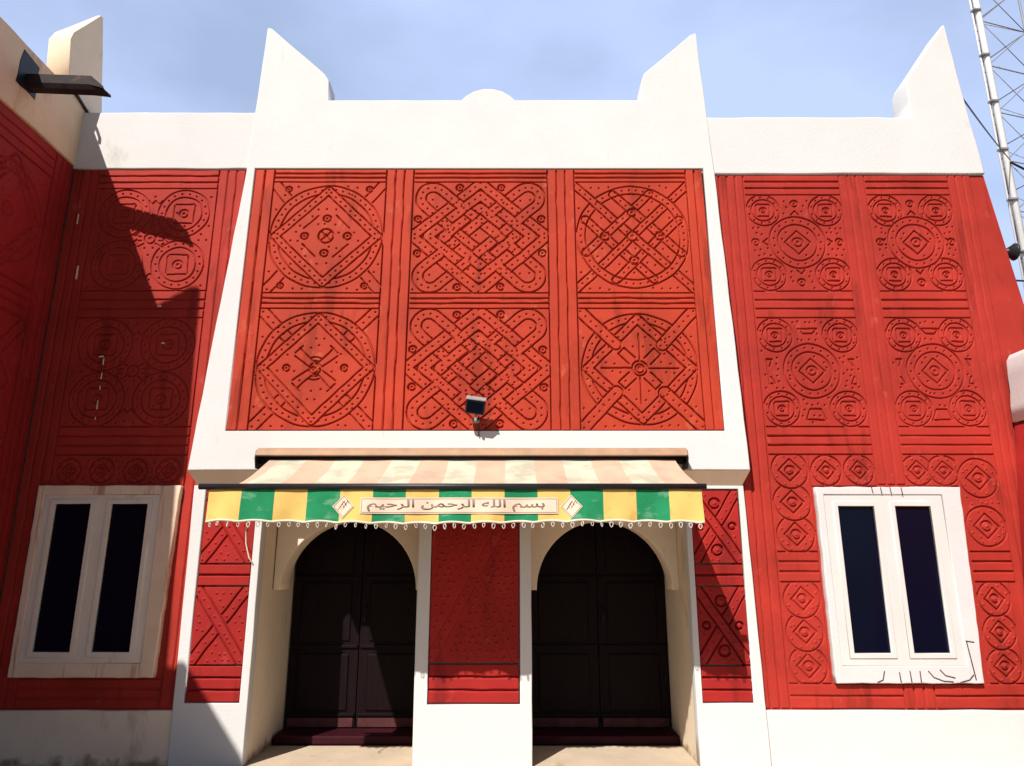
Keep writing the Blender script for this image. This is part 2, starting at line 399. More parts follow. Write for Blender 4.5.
def panel_circle_knot(w, h):
    F = Field(w, h); r = min(w, h)*0.472
    corner_bands(F, 0.10, r*0.80)
    F.ribbon(circ((0, 0), r-.02), 0.085, top=True)
    F.ribbon(diamond(r-.03), 0.080, top=True)
    F.ring((0, 0), 0.055)
    for s in (1, -1):
        F.line((-.20, -.16*s+.04*s), (-.02, .02*s)); F.line((-.16, -.20*s), (.02, -.02*s)); F.line((.20, .16*s-.04*s), (.04, .0)); F.line((.16, .2*s), (.02, .05*s))
        F.line((.13, .22*s), (.20, .15*s)); F.line((-.13, -.22*s), (-.20, -.15*s))
        for o in (.075, .11): F.g = np.maximum(F.g, F.prof(np.abs(np.hypot(F.X, F.Y)-o))*(np.abs(np.arctan2(F.Y*s, F.X)-math.pi/2) < .5))
    F.ring((.27, 0), 0.032); F.ring((-.27, 0), 0.032)
    F.ribbon_studs(); F.scatter()
    return F
def panel_lattice_circle(w, h):
    F = Field(w, h); r = min(w, h)*0.472
    a = math.pi/4; o = 0.20
    for ang in (a, -a):
        d = (math.cos(ang), math.sin(ang)); n = (-d[1], d[0])
        for s in (-1, 1):
            F.ribbon([(n[0]*o*s-d[0]*r*.86, n[1]*o*s-d[1]*r*.86), (n[0]*o*s+d[0]*r*.86, n[1]*o*s+d[1]*r*.86)], 0.08, closed=False)
        F.ribbon([(-d[0]*.9, -d[1]*.9), (d[0]*.9, d[1]*.9)], 0.08, closed=False)
    F.ribbon(circ((0, 0), r-.02), 0.085)
    F.weave()
    for c in ((.27, 0), (-.27, 0), (0, .26), (0, -.26)): F.ring(c, 0.042)
    F.ring((0, 0), 0.05)
    F.ribbon_studs(); F.scatter()
    return F
def panel_star_circle(w, h):
    F = Field(w, h); r = min(w, h)*0.46
    F.ribbon(circ((0, 0), r-.02), 0.085)
    F.ribbon(diamond(r-.03), 0.085, top=True)
    corner_bands(F, 0.11, r*0.62, top=True)
    k = np.hypot(F.X, F.Y)
    for x in (1, -1):
        F.line((x*.08, 0), (x*.36, 0)); F.line((0, x*.08), (0, x*.34))
        for y in (1, -1):
            for o in (-.03, .03): F.line((x*(.07+o), y*(.07-o)), (x*(.17+o), y*(.17-o)))
            F.line((x*.14, y*.20), (x*.20, y*.14))
    F.clear((0, 0), 0.075); F.ring((0, 0), 0.07); F.circle((0, 0), 0.04, 0.009)
    F.ribbon_studs(); F.scatter()
    return F
def panel_interlace(w, h):
    F = Field(w, h); a = math.atan2(h, w)
    hw, hh = w/2-.055, h/2-.055
    k = math.hypot(w, h)/1.78                      # ribbon spacing follows the size of the panel
    L1 = math.hypot(w/2-.185*k, h/2-.185*k)
    rb = 0.100*k
    F.ribbon(capsule((0, 0), a, L1, 0.120*k), rb)
    F.ribbon(capsule((0, 0), -a, L1, 0.120*k), rb)
    for o in (.232*k, .334*k, .436*k):
        q = o/(hw*hh/math.hypot(hw, hh)); F.ribbon(diamond(hw*q, hh*q), rb)
    F.weave()
    for sx in (-1, 1):
        for sy in (-1, 1):
            F.ring((sx*w*.155, sy*(h/2-.06)), 0.034); F.ring((sx*(w/2-.06), sy*h*.155), 0.034)
    F.ribbon_studs(); F.scatter(0.08)
    return F
def rosette(F, c, r, square=True, a=-1.0):
    F.clear(c, r+.012)
    F.circle(c, r); F.circle(c, r*.70)
    k = r*.40
    if square:
        q = [(c[0]-k, c[1]-k), (c[0]+k, c[1]-k), (c[0]+k, c[1]+k), (c[0]-k, c[1]+k)]
        for i in range(4):
            p, n = q[i], q[(i+1) % 4]; F.line((p[0]*.93+n[0]*.07, p[1]*.93+n[1]*.07), (p[0]*.07+n[0]*.93, p[1]*.07+n[1]*.93))
    else: F.poly(diamond(r*.46, None, c))
    F.ring(c, r*.17, a)
    n = max(6, int(2*math.pi*r*.85/.075))
    for i in range(n): F.stud((c[0]+r*.85*math.cos(i*2*math.pi/n), c[1]+r*.85*math.sin(i*2*math.pi/n)), 0.010, a)
def zig(F, c, s, ang):
    ca, sa = math.cos(ang), math.sin(ang)
    pts = [(-s, 0), (-s*.5, s*.6), (0, 0), (s*.5, s*.6), (s, 0)]
    F.poly([(c[0]+x*ca-y*sa, c[1]+x*sa+y*ca) for x, y in pts], closed=False)
def panel_four(w, h, r=0.258):
    F = Field(w, h)
    px, py = w*.245, h*.25
    zig(F, (0, h*.38), .07, math.pi); zig(F, (0, -h*.38), .07, 0); zig(F, (w*.10, 0), .06, -math.pi/2); zig(F, (-w*.10, 0), .06, math.pi/2)
    for sx in (-1, 1):
        for sy in (-1, 1):
            rosette(F, (sx*px, sy*py), r)
            F.line((sx*.06, sy*.055), (sx*.14, sy*.10)); F.line((sx*.09, sy*.02), (sx*.17, sy*.03))
    F.ring((0, 0), 0.055)
    F.scatter(0.08)
    return F
def panel_five(w, h, variant):
    F = Field(w, h)
    R0 = 0.265 if variant else 0.275
    px, py = w/2-.17, h/2-.17
    r = 0.168
    if not variant:
        for k in range(8):
            a = k*math.pi/4; F.line((.30*math.cos(a-.12), .30*math.sin(a-.12)), (.34*math.cos(a), .34*math.sin(a))); F.line((.30*math.cos(a+.12), .30*math.sin(a+.12)), (.34*math.cos(a), .34*math.sin(a)))
        for c in ((0, h/2-.09), (0, -h/2+.09), (w/2-.07, 0), (-w/2+.07, 0)): F.ring(c, 0.034)
    else:
        for s in (1, -1):
            y = s*(h/2-.11)
            F.poly([(-.09, y+.06*s*-1+.06), (.09, y+.06*s*-1+.06), (.045, y-.05+.0), (-.045, y-.05)]) if s > 0 else F.poly([(-.05, y+.05), (.05, y+.05), (.09, y-.05), (-.09, y-.05)])
            x = s*(w/2-.07)
            F.poly([(x, .12), (x-s*.05, .12), (x-s*.02, .05)], False); F.poly([(x, -.12), (x-s*.05, -.12), (x-s*.02, -.05)], False); F.line((x, .12), (x, -.12))
    for sx in (-1, 1):
        for sy in (-1, 1): rosette(F, (sx*px, sy*py), r)
    rosette(F, (0, 0), R0, square=False)
    F.scatter(0.058)
    return F
def panel_stack(w, h, n, a=1.0, r=None, horizontal=False):
    """a row of touching circles with a lozenge in each"""
    F = Field(w, h)
    for i in range(n):
        t = -0.5+(i+.5)/n
        c = (t*w, 0) if horizontal else (0, t*h)
        rr = r or min((w if horizontal else h)/n*.58, (h if horizontal else w)*.5-.006)
        F.clear(c, rr+.01); F.circle(c, rr); F.poly(diamond(rr*.62, None, c)); F.ring(c, rr*.24, a)
        for k in range(8): F.stud((c[0]+rr*.82*math.cos(k*.785+.39), c[1]+rr*.82*math.sin(k*.785+.39)), 0.010, a)
    F.scatter(0.05, a)
    return F
def panel_cross(w, h, dense=False, a=1.0):
    """one X of double ribbons, studs between: the panels beside the doors"""
    F = Field(w, h)
    F.ribbon([(-w/2, -h/2), (w/2, h/2)], 0.085, closed=False, studs=.08, a=a)
    F.ribbon([(-w/2, h/2), (w/2, -h/2)], 0.085, closed=False, top=True, studs=.08, a=a)
    if dense:
        F.ring((0, h*.32), .045, a); F.ring((0, -h*.32), .045, a); F.ring((w*.33, 0), .03, a); F.ring((-w*.33, 0), .03, a)
    F.ribbon_studs(); F.scatter(0.062, a)
    return F
def panel_coarse(w, h, kind):
    F = Field(w, h, 0.012)
    if kind == 0: panel = [F.ribbon(diamond(w*.42, h*.42), .09), F.ribbon(circ((0, 0), min(w, h)*.42), .09)]
    else:
        F.ribbon([(-w/2, -h/2), (w/2, h/2)], .1, closed=False); F.ribbon([(-w/2, h/2), (w/2, -h/2)], .1, closed=False, top=True); F.ribbon(diamond(w*.35, h*.35), .09, top=True)
    F.ring((0, 0), .06); F.ribbon_studs(); F.scatter(.11)
    return F

# ------------------------------------------------------------------ ground
G = 0.05
g = box('ground', -140, 140, -120, 160, G-0.5, G-0.012, EARTH, None, 0); tag(g, kind='structure')
pv = box('pavement', -4.46, 5.6, -3.2, 0.64, G-0.25, G, CONC, None, 0.01); tag(pv, kind='structure')

# ------------------------------------------------------------------ the main building
PB = thing('palace_building', 'red and white palace front with carved plaster panels and two arched doorways', 'building')
def yw(z): return -0.03-0.035*(6.25-z)                  # the centre block leans: deeper towards its foot
def lean(x, y, z): return (x, y+(yw(z) if y < 0.3 else 0), z)
# body behind the front walls, and its roof
box('wall', -4.47, 4.78, 1.25, 7.5, 0, 5.7, SHADEW, PB, 0)
box('roof', -4.46, 4.77, 0.31, 7.49, 5.70, 5.82, SHADEW, PB, 0)
# wings
prism('wall', [[(-4.47, G), (-2.70, G), (-2.60, 5.56), (-4.47, 5.56)]], 0.0, 1.24, CRIM, PB, 0.003)
prism('wall', [[(2.0, G), (5.20, G), (5.20, 2.2), (4.81, 5.50), (1.9, 5.50)]], 0.0, 1.24, CRIM, PB, 0.012)
# parapets
prism('parapet', [rough([(-4.475, 5.562), (-2.58, 5.562), (-2.58, 6.217), (-4.475, 6.217)], .2, .004, 3)], -0.03, 0.30, WHITE, PB, 0.012)
pp = [(1.9, 5.505), (4.805, 5.505), (4.66, 7.30), (4.63, 7.28), (4.19, 6.66), (4.15, 6.57), (4.14, 6.16), (1.9, 6.16)]
prism('parapet', [rough(pp, .2, .005, 4)], -0.03, 0.27, WHITE, PB, 0.014)
# centre block: one plate with a sunk field for the panels, horns and crown on top
S_ = 0.985
out = [(-2.895, 2.478), (2.125, 2.478), (2.05, 5.5), (1.985, 7.22), (1.93, 7.20), (1.40, 6.70), (1.365, 6.60), (1.355, 6.365),
       (0.03, 6.365), (-0.02, 6.42), (-0.10, 6.475), (-0.20, 6.505), (-0.30, 6.505), (-0.40, 6.475), (-0.48, 6.42), (-0.53, 6.365),
       (-1.925, 6.365), (-1.935, 6.62), (-1.99, 6.70), (-2.60, 7.28), (-2.645, 7.29), (-2.69, 5.5)]
hole = rect(-2.605, 1.935, 2.835, 5.552)
prism('parapet', [rough(out, .22, .003, 5), hole], 0.0, 0.27, WHITE, PB, 0.009, warp=lean)
box('wall', -2.66, 2.0, 0.040, 0.268, 2.75, 5.62, RED, PB, 0, warp=lean)
box('wall', -2.80, 2.06, 0.272, 1.24, 2.40, 5.69, SHADEW, PB, 0)
# corbel below the band: chamfered back on three sides
bm = bmesh.new()
top = [(-2.893, -0.160, 2.476), (2.123, -0.160, 2.476), (2.123, 0.3, 2.476), (-2.893, 0.3, 2.476)]
bot = [(-2.835, -0.055, 2.355), (2.075, -0.055, 2.355), (2.075, 0.3, 2.355), (-2.835, 0.3, 2.355)]
tv = [bm.verts.new(p) for p in top]; bv = [bm.verts.new(p) for p in bot]
bm.faces.new(tv); bm.faces.new(bv[::-1])
for i in range(4): bm.faces.new((tv[i], tv[(i+1) % 4], bv[(i+1) % 4], bv[i]))
finish(bm, 'corbel', SHADEW, PB)
# lower storey: outer piers with sunk red fields, middle pier, arches in the recess
prism('pier', [rough([(-2.835, G), (-2.215, G), (-2.225, 2.352), (-2.865, 2.352)], .25, .003, 6), rect(-2.755, -2.288, 0.535, 2.352-.03)], -0.055, 0.06, WHITE, PB, 0.008)
box('pier', -2.83, -2.222, 0.062, 1.245, G-.02, 2.352, SHADEW, PB, 0)
prism('pier', [rough([(1.545, G), (2.135, G), (2.085, 2.352), (1.555, 2.352)], .25, .003, 7), rect(1.60, 2.035, 0.535, 2.352-.03)], -0.055, 0.06, WHITE, PB, 0.008)
box('pier', 1.552, 2.07, 0.062, 1.245, G-.02, 2.352, SHADEW, PB, 0)
prism('pier', [rough(rect(-0.825, 0.168, G, 2.352), .25, .002, 8), rect(-0.715, 0.068, 0.525, 2.352-.03)], -0.055, 0.06, WHITE, PB, 0.008)
box('pier', -0.822, 0.165, 0.062, 1.245, G-.02, 2.352, SHADEW, PB, 0)
def arch(cx, r=0.63, hw=0.692):
    zs, zt = 1.43, 2.350
    pl = [(cx-hw, zs), (cx-r, zs)]+[(cx+r*math.cos(a), zs+r*math.sin(a)) for a in np.linspace(math.pi, 0, 33)][1:-1]+[(cx+r, zs), (cx+hw, zs), (cx+hw, zt), (cx-hw, zt)]
    prism('arch', [pl], 0.35, 0.62, SHADEW, PB, 0.006)
for cx in (-1.520, 0.859): arch(cx)
# doors
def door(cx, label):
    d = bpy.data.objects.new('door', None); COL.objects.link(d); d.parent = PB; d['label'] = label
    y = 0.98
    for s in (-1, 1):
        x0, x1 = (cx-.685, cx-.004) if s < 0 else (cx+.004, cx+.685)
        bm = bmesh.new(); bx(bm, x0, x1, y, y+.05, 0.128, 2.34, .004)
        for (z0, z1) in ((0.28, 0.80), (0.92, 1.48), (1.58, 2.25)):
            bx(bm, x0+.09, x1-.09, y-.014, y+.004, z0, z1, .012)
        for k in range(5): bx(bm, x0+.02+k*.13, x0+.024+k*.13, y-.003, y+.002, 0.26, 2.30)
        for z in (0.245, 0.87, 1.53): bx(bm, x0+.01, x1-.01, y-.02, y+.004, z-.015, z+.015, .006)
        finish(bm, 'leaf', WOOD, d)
        box('sunlit_strip', x0+.02, x1-.02, y-.012, y-.0005, 0.135, 0.215, SUNSTRIP, d, .003)
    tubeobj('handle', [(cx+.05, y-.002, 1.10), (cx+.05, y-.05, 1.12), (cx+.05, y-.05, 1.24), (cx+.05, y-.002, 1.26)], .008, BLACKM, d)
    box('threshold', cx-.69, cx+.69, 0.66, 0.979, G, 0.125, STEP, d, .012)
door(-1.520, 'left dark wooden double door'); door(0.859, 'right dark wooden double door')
# plinths of the wings
prism('plinth', [rough([(-4.475, G-.04), (-2.80, G-.04), (-2.80, .475), (-4.475, .475)], .25, .004, 9)], -0.035, 0.05, SHADEW, PB, 0.012)
prism('plinth', [rough([(2.10, G-.04), (4.9, G-.04), (4.9, .475), (2.09, .475)], .25, .004, 10)], -0.035, 0.05, WHITE, PB, 0.012)

# ------------------------------------------------------------------ carved panels of the centre block
def rel(F, x0, z0, parent=PB, name='relief_panel', m=None, **k): return place(F, name, x0+F.w/2, z0+F.h/2, m or PAINT, parent, **k)
PAINT = RED
CK = dict(front=0.014, warp=yw)
cols = [(-2.40, -1.27), (-0.99, 0.355), (0.63, 1.755)]
rows = [(4.192, 5.395), (2.840, 4.025)]
makers = [[panel_circle_diamond, panel_interlace, panel_lattice_circle], [panel_circle_knot, panel_interlace, panel_star_circle]]
for ri, (z0, z1) in enumerate(rows):
    for ci, (x0, x1) in enumerate(cols): rel(makers[ri][ci](x1-x0, z1-z0), x0, z0, **CK)
for (x0, x1) in cols:
    bands('border_band', x0, x1, 5.400, 5.545, 3, False, PB, **CK)
    bands('border_band', x0, x1, 4.030, 4.187, 3, False, PB, **CK)
for x0, x1, n in ((-2.60, -2.405, 2), (-1.265, -0.995, 3), (0.36, 0.625, 3), (1.76, 1.93, 2)):
    bands('border_band', x0, x1, 2.84, 5.545, n, True, PB, **CK)
# ------------------------------------------------------------------ left wing
PAINT = CRIM
bands('border_band', -4.465, -4.205, 0.485, 5.555, 3, True, PB)
bands('border_band', -2.975, -2.62, 0.485, 5.555, 4, True, PB)
for z0, z1, n in ((5.345, 5.555, 3), (3.965, 4.240, 3), (2.635, 2.895, 3), (0.485, 0.72, 3)): bands('border_band', -4.20, -2.98, z0, z1, n, False, PB)
rel(panel_four(1.22, 1.095), -4.20, 4.245); rel(panel_four(1.22, 1.06), -4.20, 2.90)
rel(panel_stack(1.22, .28, 4, -1.0, .11, True), -4.20, 2.35)
for x, z0, z1, w_ in ((-3.872, 3.49, 3.56, .008), (-3.870, 3.35, 3.42, .006), (-3.868, 3.25, 3.29, .005), (-3.869, 3.06, 3.15, .006), (-3.87, 2.96, 2.99, .005),
                      (-3.90, 3.565, 3.58, .05), (-3.41, 4.07, 4.09, .035), (-4.26, 4.36, 4.50, .014), (-4.34, 4.95, 5.06, .008), (-3.33, 3.70, 3.715, .03)):
    prism('paint_drip', [rough([(x-w_/2, z0), (x+w_/2, z0+.004), (x+w_/2*.8, z1), (x-w_/2*.6, z1-.003)], .012, .0015, int(z0*100))], -.024, -.010, SHADEW, PB, .0008)
# ------------------------------------------------------------------ right wing
bands('border_band', 2.02, 2.345, 0.485, 5.495, 4, True, PB)
bands('border_band', 3.322, 3.575, 2.365, 5.495, 3, True, PB)
bands('border_band', 4.432, 4.655, 0.485, 5.495, 3, True, PB)
for x0, x1 in ((2.35, 3.317), (3.58, 4.427)):
    for z0, z1, n in ((5.275, 5.495, 3), (3.965, 4.235, 3), (2.640, 2.895, 3), (0.485, 0.68, 2)): bands('border_band', x0, x1, z0, z1, n, False, PB)
    rel(panel_five(x1-x0, 1.03, 0), x0, 4.24); rel(panel_five(x1-x0, 1.06, 1), x0, 2.90)
bands('border_band', 3.322, 3.575, 0.485, 0.68, 3, True, PB)
# columns of small circles round the window
rel(panel_stack(.365, .86, 3), 2.35, 1.775); rel(panel_stack(.365, .825, 3), 2.35, .685); bands('border_band', 2.35, 2.715, 1.515, 1.770, 3, False, PB)
rel(panel_stack(.365, .86, 2), 4.062, 1.775); rel(panel_stack(.30, .825, 3), 4.062, .685); bands('border_band', 4.062, 4.427, 1.515, 1.770, 3, False, PB)
rel(panel_stack(.597, .285, 2, horizontal=True), 2.72, 2.35); rel(panel_stack(.477, .285, 2, horizontal=True), 3.58, 2.35)
# ------------------------------------------------------------------ panels of the piers
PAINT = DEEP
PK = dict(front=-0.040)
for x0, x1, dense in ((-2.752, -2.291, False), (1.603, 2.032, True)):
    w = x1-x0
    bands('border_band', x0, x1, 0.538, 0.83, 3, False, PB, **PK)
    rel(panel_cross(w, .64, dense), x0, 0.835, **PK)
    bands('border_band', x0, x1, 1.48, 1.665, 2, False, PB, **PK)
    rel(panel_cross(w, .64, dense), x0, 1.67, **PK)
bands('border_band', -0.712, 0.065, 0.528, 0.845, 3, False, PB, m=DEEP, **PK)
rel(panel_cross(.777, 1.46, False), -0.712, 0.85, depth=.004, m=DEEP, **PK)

# ------------------------------------------------------------------ windows
def window(sx0, sx1, sz0, sz1, fx0, fx1, fz0, fz1, panes, pz, msur, label, seed, jag):
    w = prism('window', [rough([(sx0, sz0), (sx1-.05, sz0), (sx1, sz1), (sx0, sz1)], .07, jag, seed), rect(fx0, fx1, fz0, fz1)], -0.062, 0.01, msur, PB, 0.010)
    w['label'] = label
    holes = [rect(a, b, *pz) for a, b in panes]
    prism('frame', [rect(fx0, fx1, fz0, fz1)]+holes, -0.050, 0.0, FRAMEC if msur is SURR else FRAME, w, 0.006)
    for a, b in panes:
        prism('sash', [rect(a-.03, b+.03, pz[0]-.03, pz[1]+.03), rect(a+.012, b-.012, pz[0]+.012, pz[1]-.012)], -0.060, -0.030, FRAMEC if msur is SURR else FRAME, w, 0.005)
        box('pane', a-.01, b+.01, -0.030, -0.024, pz[0]-.01, pz[1]+.01, GLASS, w, 0)
    return w
WR = window(2.735, 4.035, .690, 2.338, 2.80, 3.86, .83, 2.27, [(2.905, 3.25), (3.415, 3.755)], (.918, 2.18), SURW, 'right window in a white surround', 11, .0038)
window(-4.265, -2.985, .735, 2.352, -4.20, -3.155, .85, 2.27, [(-4.105, -3.76), (-3.60, -3.25)], (.926, 2.20), SURR, 'left shaded window in a stained cream surround', 12, .003)

for k, (x, l) in enumerate(((3.235, .05), (3.315, .06), (3.40, .06), (3.50, .07))):
    tubeobj('old_groove', [(x, -.062, 2.335), (x+.006, -.064, 2.335-l)], .0045, OLDG, WR, 6)
for pts in ([(3.08, .70), (3.13, .72), (3.15, .79)], [(3.28, .70), (3.275, .78)], [(3.37, .70), (3.365, .79)], [(3.45, .70), (3.45, .79)],
            [(3.52, .79), (3.56, .74), (3.64, .71), (3.72, .705)], [(3.62, .80), (3.66, .755), (3.74, .735)], [(3.78, .70), (3.86, .72), (3.90, .76)]):
    tubeobj('old_groove', [(x, -.064, z) for x, z in pts], .0045, OLDG, WR, 6)
tubeobj('old_groove', [(3.875, -.064, 1.03), (3.945, -.064, 1.02)], .0045, OLDG, WR, 6); tubeobj('old_groove', [(3.88, -.064, 1.03), (3.915, -.064, .72)], .0045, OLDG, WR, 6)

# ------------------------------------------------------------------ side building on the left, facing the yard
SB = thing('side_building', 'shaded side wing with cream parapet and dark carved wall at left edge', 'building')
XW = -4.48
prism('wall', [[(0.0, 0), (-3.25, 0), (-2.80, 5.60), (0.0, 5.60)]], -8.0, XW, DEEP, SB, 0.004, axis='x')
box('wall', -8.0, XW-.02, 0.003, 6.0, 0, 5.60, CREAM, SB, 0)
prism('parapet', [rough([(0.55, 5.603), (-2.81, 5.603), (-2.70, 7.30), (-2.65, 7.29), (-1.98, 6.29), (0.55, 6.29)], .2, .006, 14)], -4.565, XW+.028, CREAM, SB, 0.014, axis='x')
hn = prism('pinnacle', [rough([(0.28, 6.292), (0.02, 7.43), (-0.02, 7.42), (-0.375, 6.90), (-0.40, 6.80), (-0.31, 6.292)], .3, .003, 15)], -4.70, XW+.026, SHADEW, SB, 0.006, axis='x')
for v in hn.data.vertices:
    if v.co.x < -4.58: v.co.x += .20*max(0, min(1, (v.co.z-6.72)/.70))
box('roof', -8.0, -4.568, -2.70, 5.9, 5.62, 5.80, CREAM, SB, 0)
# added wall out of view, shaped to cast the diagonal shadow on the pier
prism('shadow_caster_wall', [[(-3.262, 0), (-4.75, 0), (-4.75, 5.05), (-4.3, 4.98), (-3.262, 4.52)]], -8.0, XW, CREAM, SB, 0.01, axis='x')
KW = dict(frame='side', parent=SB)
bands('border_band', -0.28, -0.02, .5, 5.58, 3, True, **KW); bands('border_band', -2.75, -2.45, .5, 5.58, 3, True, **KW)
for z0, z1 in ((5.30, 5.58), (3.85, 4.12), (2.40, 2.66), (.5, .95)): bands('border_band', -2.445, -0.285, z0, z1, 3, False, **KW)
bands('border_band', -1.45, -1.25, .955, 5.295, 2, True, **KW)
for y0 in (-2.445, -1.245):
    for i, z0 in enumerate((4.125, 2.665, .955)):
        w_ = 0.99 if y0 < -2 else 0.955
        rel(panel_coarse(w_, 1.17 if i < 2 else 1.44, (i+(y0 < -2)) % 2), y0, z0, SB, frame='side')
box('plinth', XW, XW+.035, -3.2, -0.04, G-.04, .475, SHADEW, SB, 0.01)

# roof spout sticking out of the parapet, a flat black plate standing in for the shade of its hole
sp = thing('roof_spout', 'rusty dark metal rain spout jutting out of the cream parapet at upper left', 'spout')
bm = bmesh.new()
a, b, yc = XW-.10, -3.66, -0.87
prof = [(-.075, .085), (-.08, -.03), (-.05, -.075), (.05, -.075), (.08, -.03), (.075, .085)]
ringsO, ringsI = [], []
for x, k in ((a, 1), (-4.2, 1), (-3.95, 1), (-3.80, 1), (b, .0)):
    f_ = (x-XW)/(b-XW); yc = -.80-.11*f_; zc = 5.965-.115*f_
    ro, ri = [], []
    for (py, pz) in prof:
        pz = pz*.8; py = py*.85; zz = pz if k else -.06+(pz+.06)*.12
        ro.append(bm.verts.new((x, yc+py, zc+zz))); ri.append(bm.verts.new((x, yc+py*.9, zc+zz*.95+.006)))
    ringsO.append(ro); ringsI.append(ri)
for rs in (ringsO, ringsI):
    for A, B in zip(rs, rs[1:]):
        for k in range(5): bm.faces.new((A[k], A[k+1], B[k+1], B[k]))
for A, B, C, D_ in zip(ringsO, ringsO[1:], ringsI, ringsI[1:]):
    for k in (0, 5): bm.faces.new((A[k], B[k], D_[k], C[k]))
for k in range(5):
    bm.faces.new((ringsO[-1][k], ringsO[-1][k+1], ringsI[-1][k+1], ringsI[-1][k])); bm.faces.new((ringsO[0][k], ringsO[0][k+1], ringsI[0][k+1], ringsI[0][k]))
finish(bm, 'channel', METALD, sp)
prism('hole_shade_plate', [rough([(-.98, 5.87), (-.72, 5.86), (-.735, 6.19), (-.95, 6.22)], .06, .012, 21)], XW+.022, XW+.034, BLACKM, sp, 0.002, axis='x')
tag(tubeobj('cable', [(-4.447, -.42, 6.29), (-4.440, -.40, 6.33), (-4.43, -.30, 6.315), (-4.435, -.15, 6.28), (-4.440, 0.0, 6.24), (-4.44, .12, 6.20)], .016, BLACKM),
    'black cable run down the corner of the cream parapet below its white horn', 'cable')

# ------------------------------------------------------------------ side wall on the right
SWL = thing('courtyard_wall', 'low red wall with thick white coping meeting the right edge of the palace', 'wall')
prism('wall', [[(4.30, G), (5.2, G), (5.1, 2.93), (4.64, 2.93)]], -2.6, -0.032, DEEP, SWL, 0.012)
prism('coping', [rough([(4.62, 2.932), (5.12, 2.932), (5.10, 3.58), (4.70, 3.575), (4.665, 3.52)], .12, .010, 17)], -2.62, -0.034, WHITE, SWL, 0.02)

# ------------------------------------------------------------------ awning
AW = thing('awning', 'striped yellow and green awning with lettered valance over the arched doors', 'awning')
yb, zb, yf, zf = -0.27, 2.565, -1.055, 2.222
# hood over the roller: open towards the front
bm = bmesh.new()
pf = [(-.155, 2.50), (-.155, 2.655), (-.20, 2.665), (-.30, 2.655), (-.345, 2.630), (-.36, 2.585)]
for x in (0,): pass
prev = None
for x in (-2.225, 1.525):
    o_ = [bm.verts.new((x, y, z)) for y, z in pf]; i_ = [bm.verts.new((x, y+.008*(1 if y < -.16 else -1)*0+(.008 if k > 2 else 0), z-.010)) for k, (y, z) in enumerate(pf)]
    if prev:
        for k in range(len(pf)-1):
            bm.faces.new((prev[0][k], prev[0][k+1], o_[k+1], o_[k])); bm.faces.new((prev[1][k], prev[1][k+1], i_[k+1], i_[k]))
        bm.faces.new((prev[0][-1], prev[1][-1], i_[-1], o_[-1]))
    prev = (o_, i_)
finish(bm, 'hood', HOOD, AW)
for x in (-2.225, 1.525):
    prism('end_cap', [[(-.150, 2.475), (-.150, 2.650), (-.20, 2.660), (-.30, 2.650), (-.345, 2.625), (-.365, 2.56), (-.33, 2.47)]], x-.006, x+.006, BLACKM, AW, .002, axis='x')
tubeobj('roller', [(-2.21, -.25, 2.565), (1.51, -.25, 2.565)], .048, BLACKM, AW, 14)
tubeobj('front_bar', [(-2.36, yf-.030, zf+.016), (1.465, yf-.030, zf+.016)], .023, BLACKM, AW, 12)
for x in (-1.95, 1.28):
    bm = bmesh.new(); tube(bm, [(x, -.20, 2.50), (x+.03, -.62, 2.30), (x, yf+.02, zf-.005)], .014, 8); finish(bm, 'arm', BLACKM, AW, True)
# cloth: 15 stripes, each sagging a little
NS = 15; XL, XR = -2.285, 1.43
def cloth_stripe(i, xl, xr, top):
    bm = bmesh.new(); nu, nv = 8, (18 if top else 10); rows_ = []
    for b in range(nv+1):
        rw = []
        for a in range(nu+1):
            x = xl+(xr-xl)*a/nu; v = b/nv
            if top:
                sl = max(-2.115, -2.115); xx = x
                y = yb+(yf-.022-yb)*v; z = zb+(zf+.02-zb)*v-.030*math.sin(math.pi*v)+.012*math.sin(6.1*x+1)*math.sin(math.pi*v)+.010*math.sin(17*x+4*v)*v*(1-v)*3+.004*math.sin(31*x-6*v)*v
                rw.append(bm.verts.new((xx, y, z)))
            else:
                sc = .012*abs(math.sin((x-XL)*math.pi/.245))+.008*math.sin(2.3*x)
                L_ = .243-sc
                y = yf-.024+.022*math.sin(7.3*x+1.1)*v+.013*math.sin(19*x+1.5*v)*v-.01*v
                rw.append(bm.verts.new((x+.004*math.sin(9*x)*v, y, zf+.004-(L_+.014)*v)))
        rows_.append(rw)
    for A, B in zip(rows_, rows_[1:]):
        for k in range(nu): bm.faces.new((A[k], A[k+1], B[k+1], B[k]))
    return bm
for i in range(NS):
    xl, xr = XL+(XR-XL)*i/NS, XL+(XR-XL)*(i+1)/NS
    finish(cloth_stripe(i, xl, xr, False), 'valance_stripe', YEL if i % 2 == 0 else GRN, AW, True)
    xa, xb = max(xl, -2.115), min(xr, 1.425)
    if xb > xa: finish(cloth_stripe(i, xa, xb, True), 'canopy_stripe', PEACH if i % 2 == 0 else MINT, AW, True)
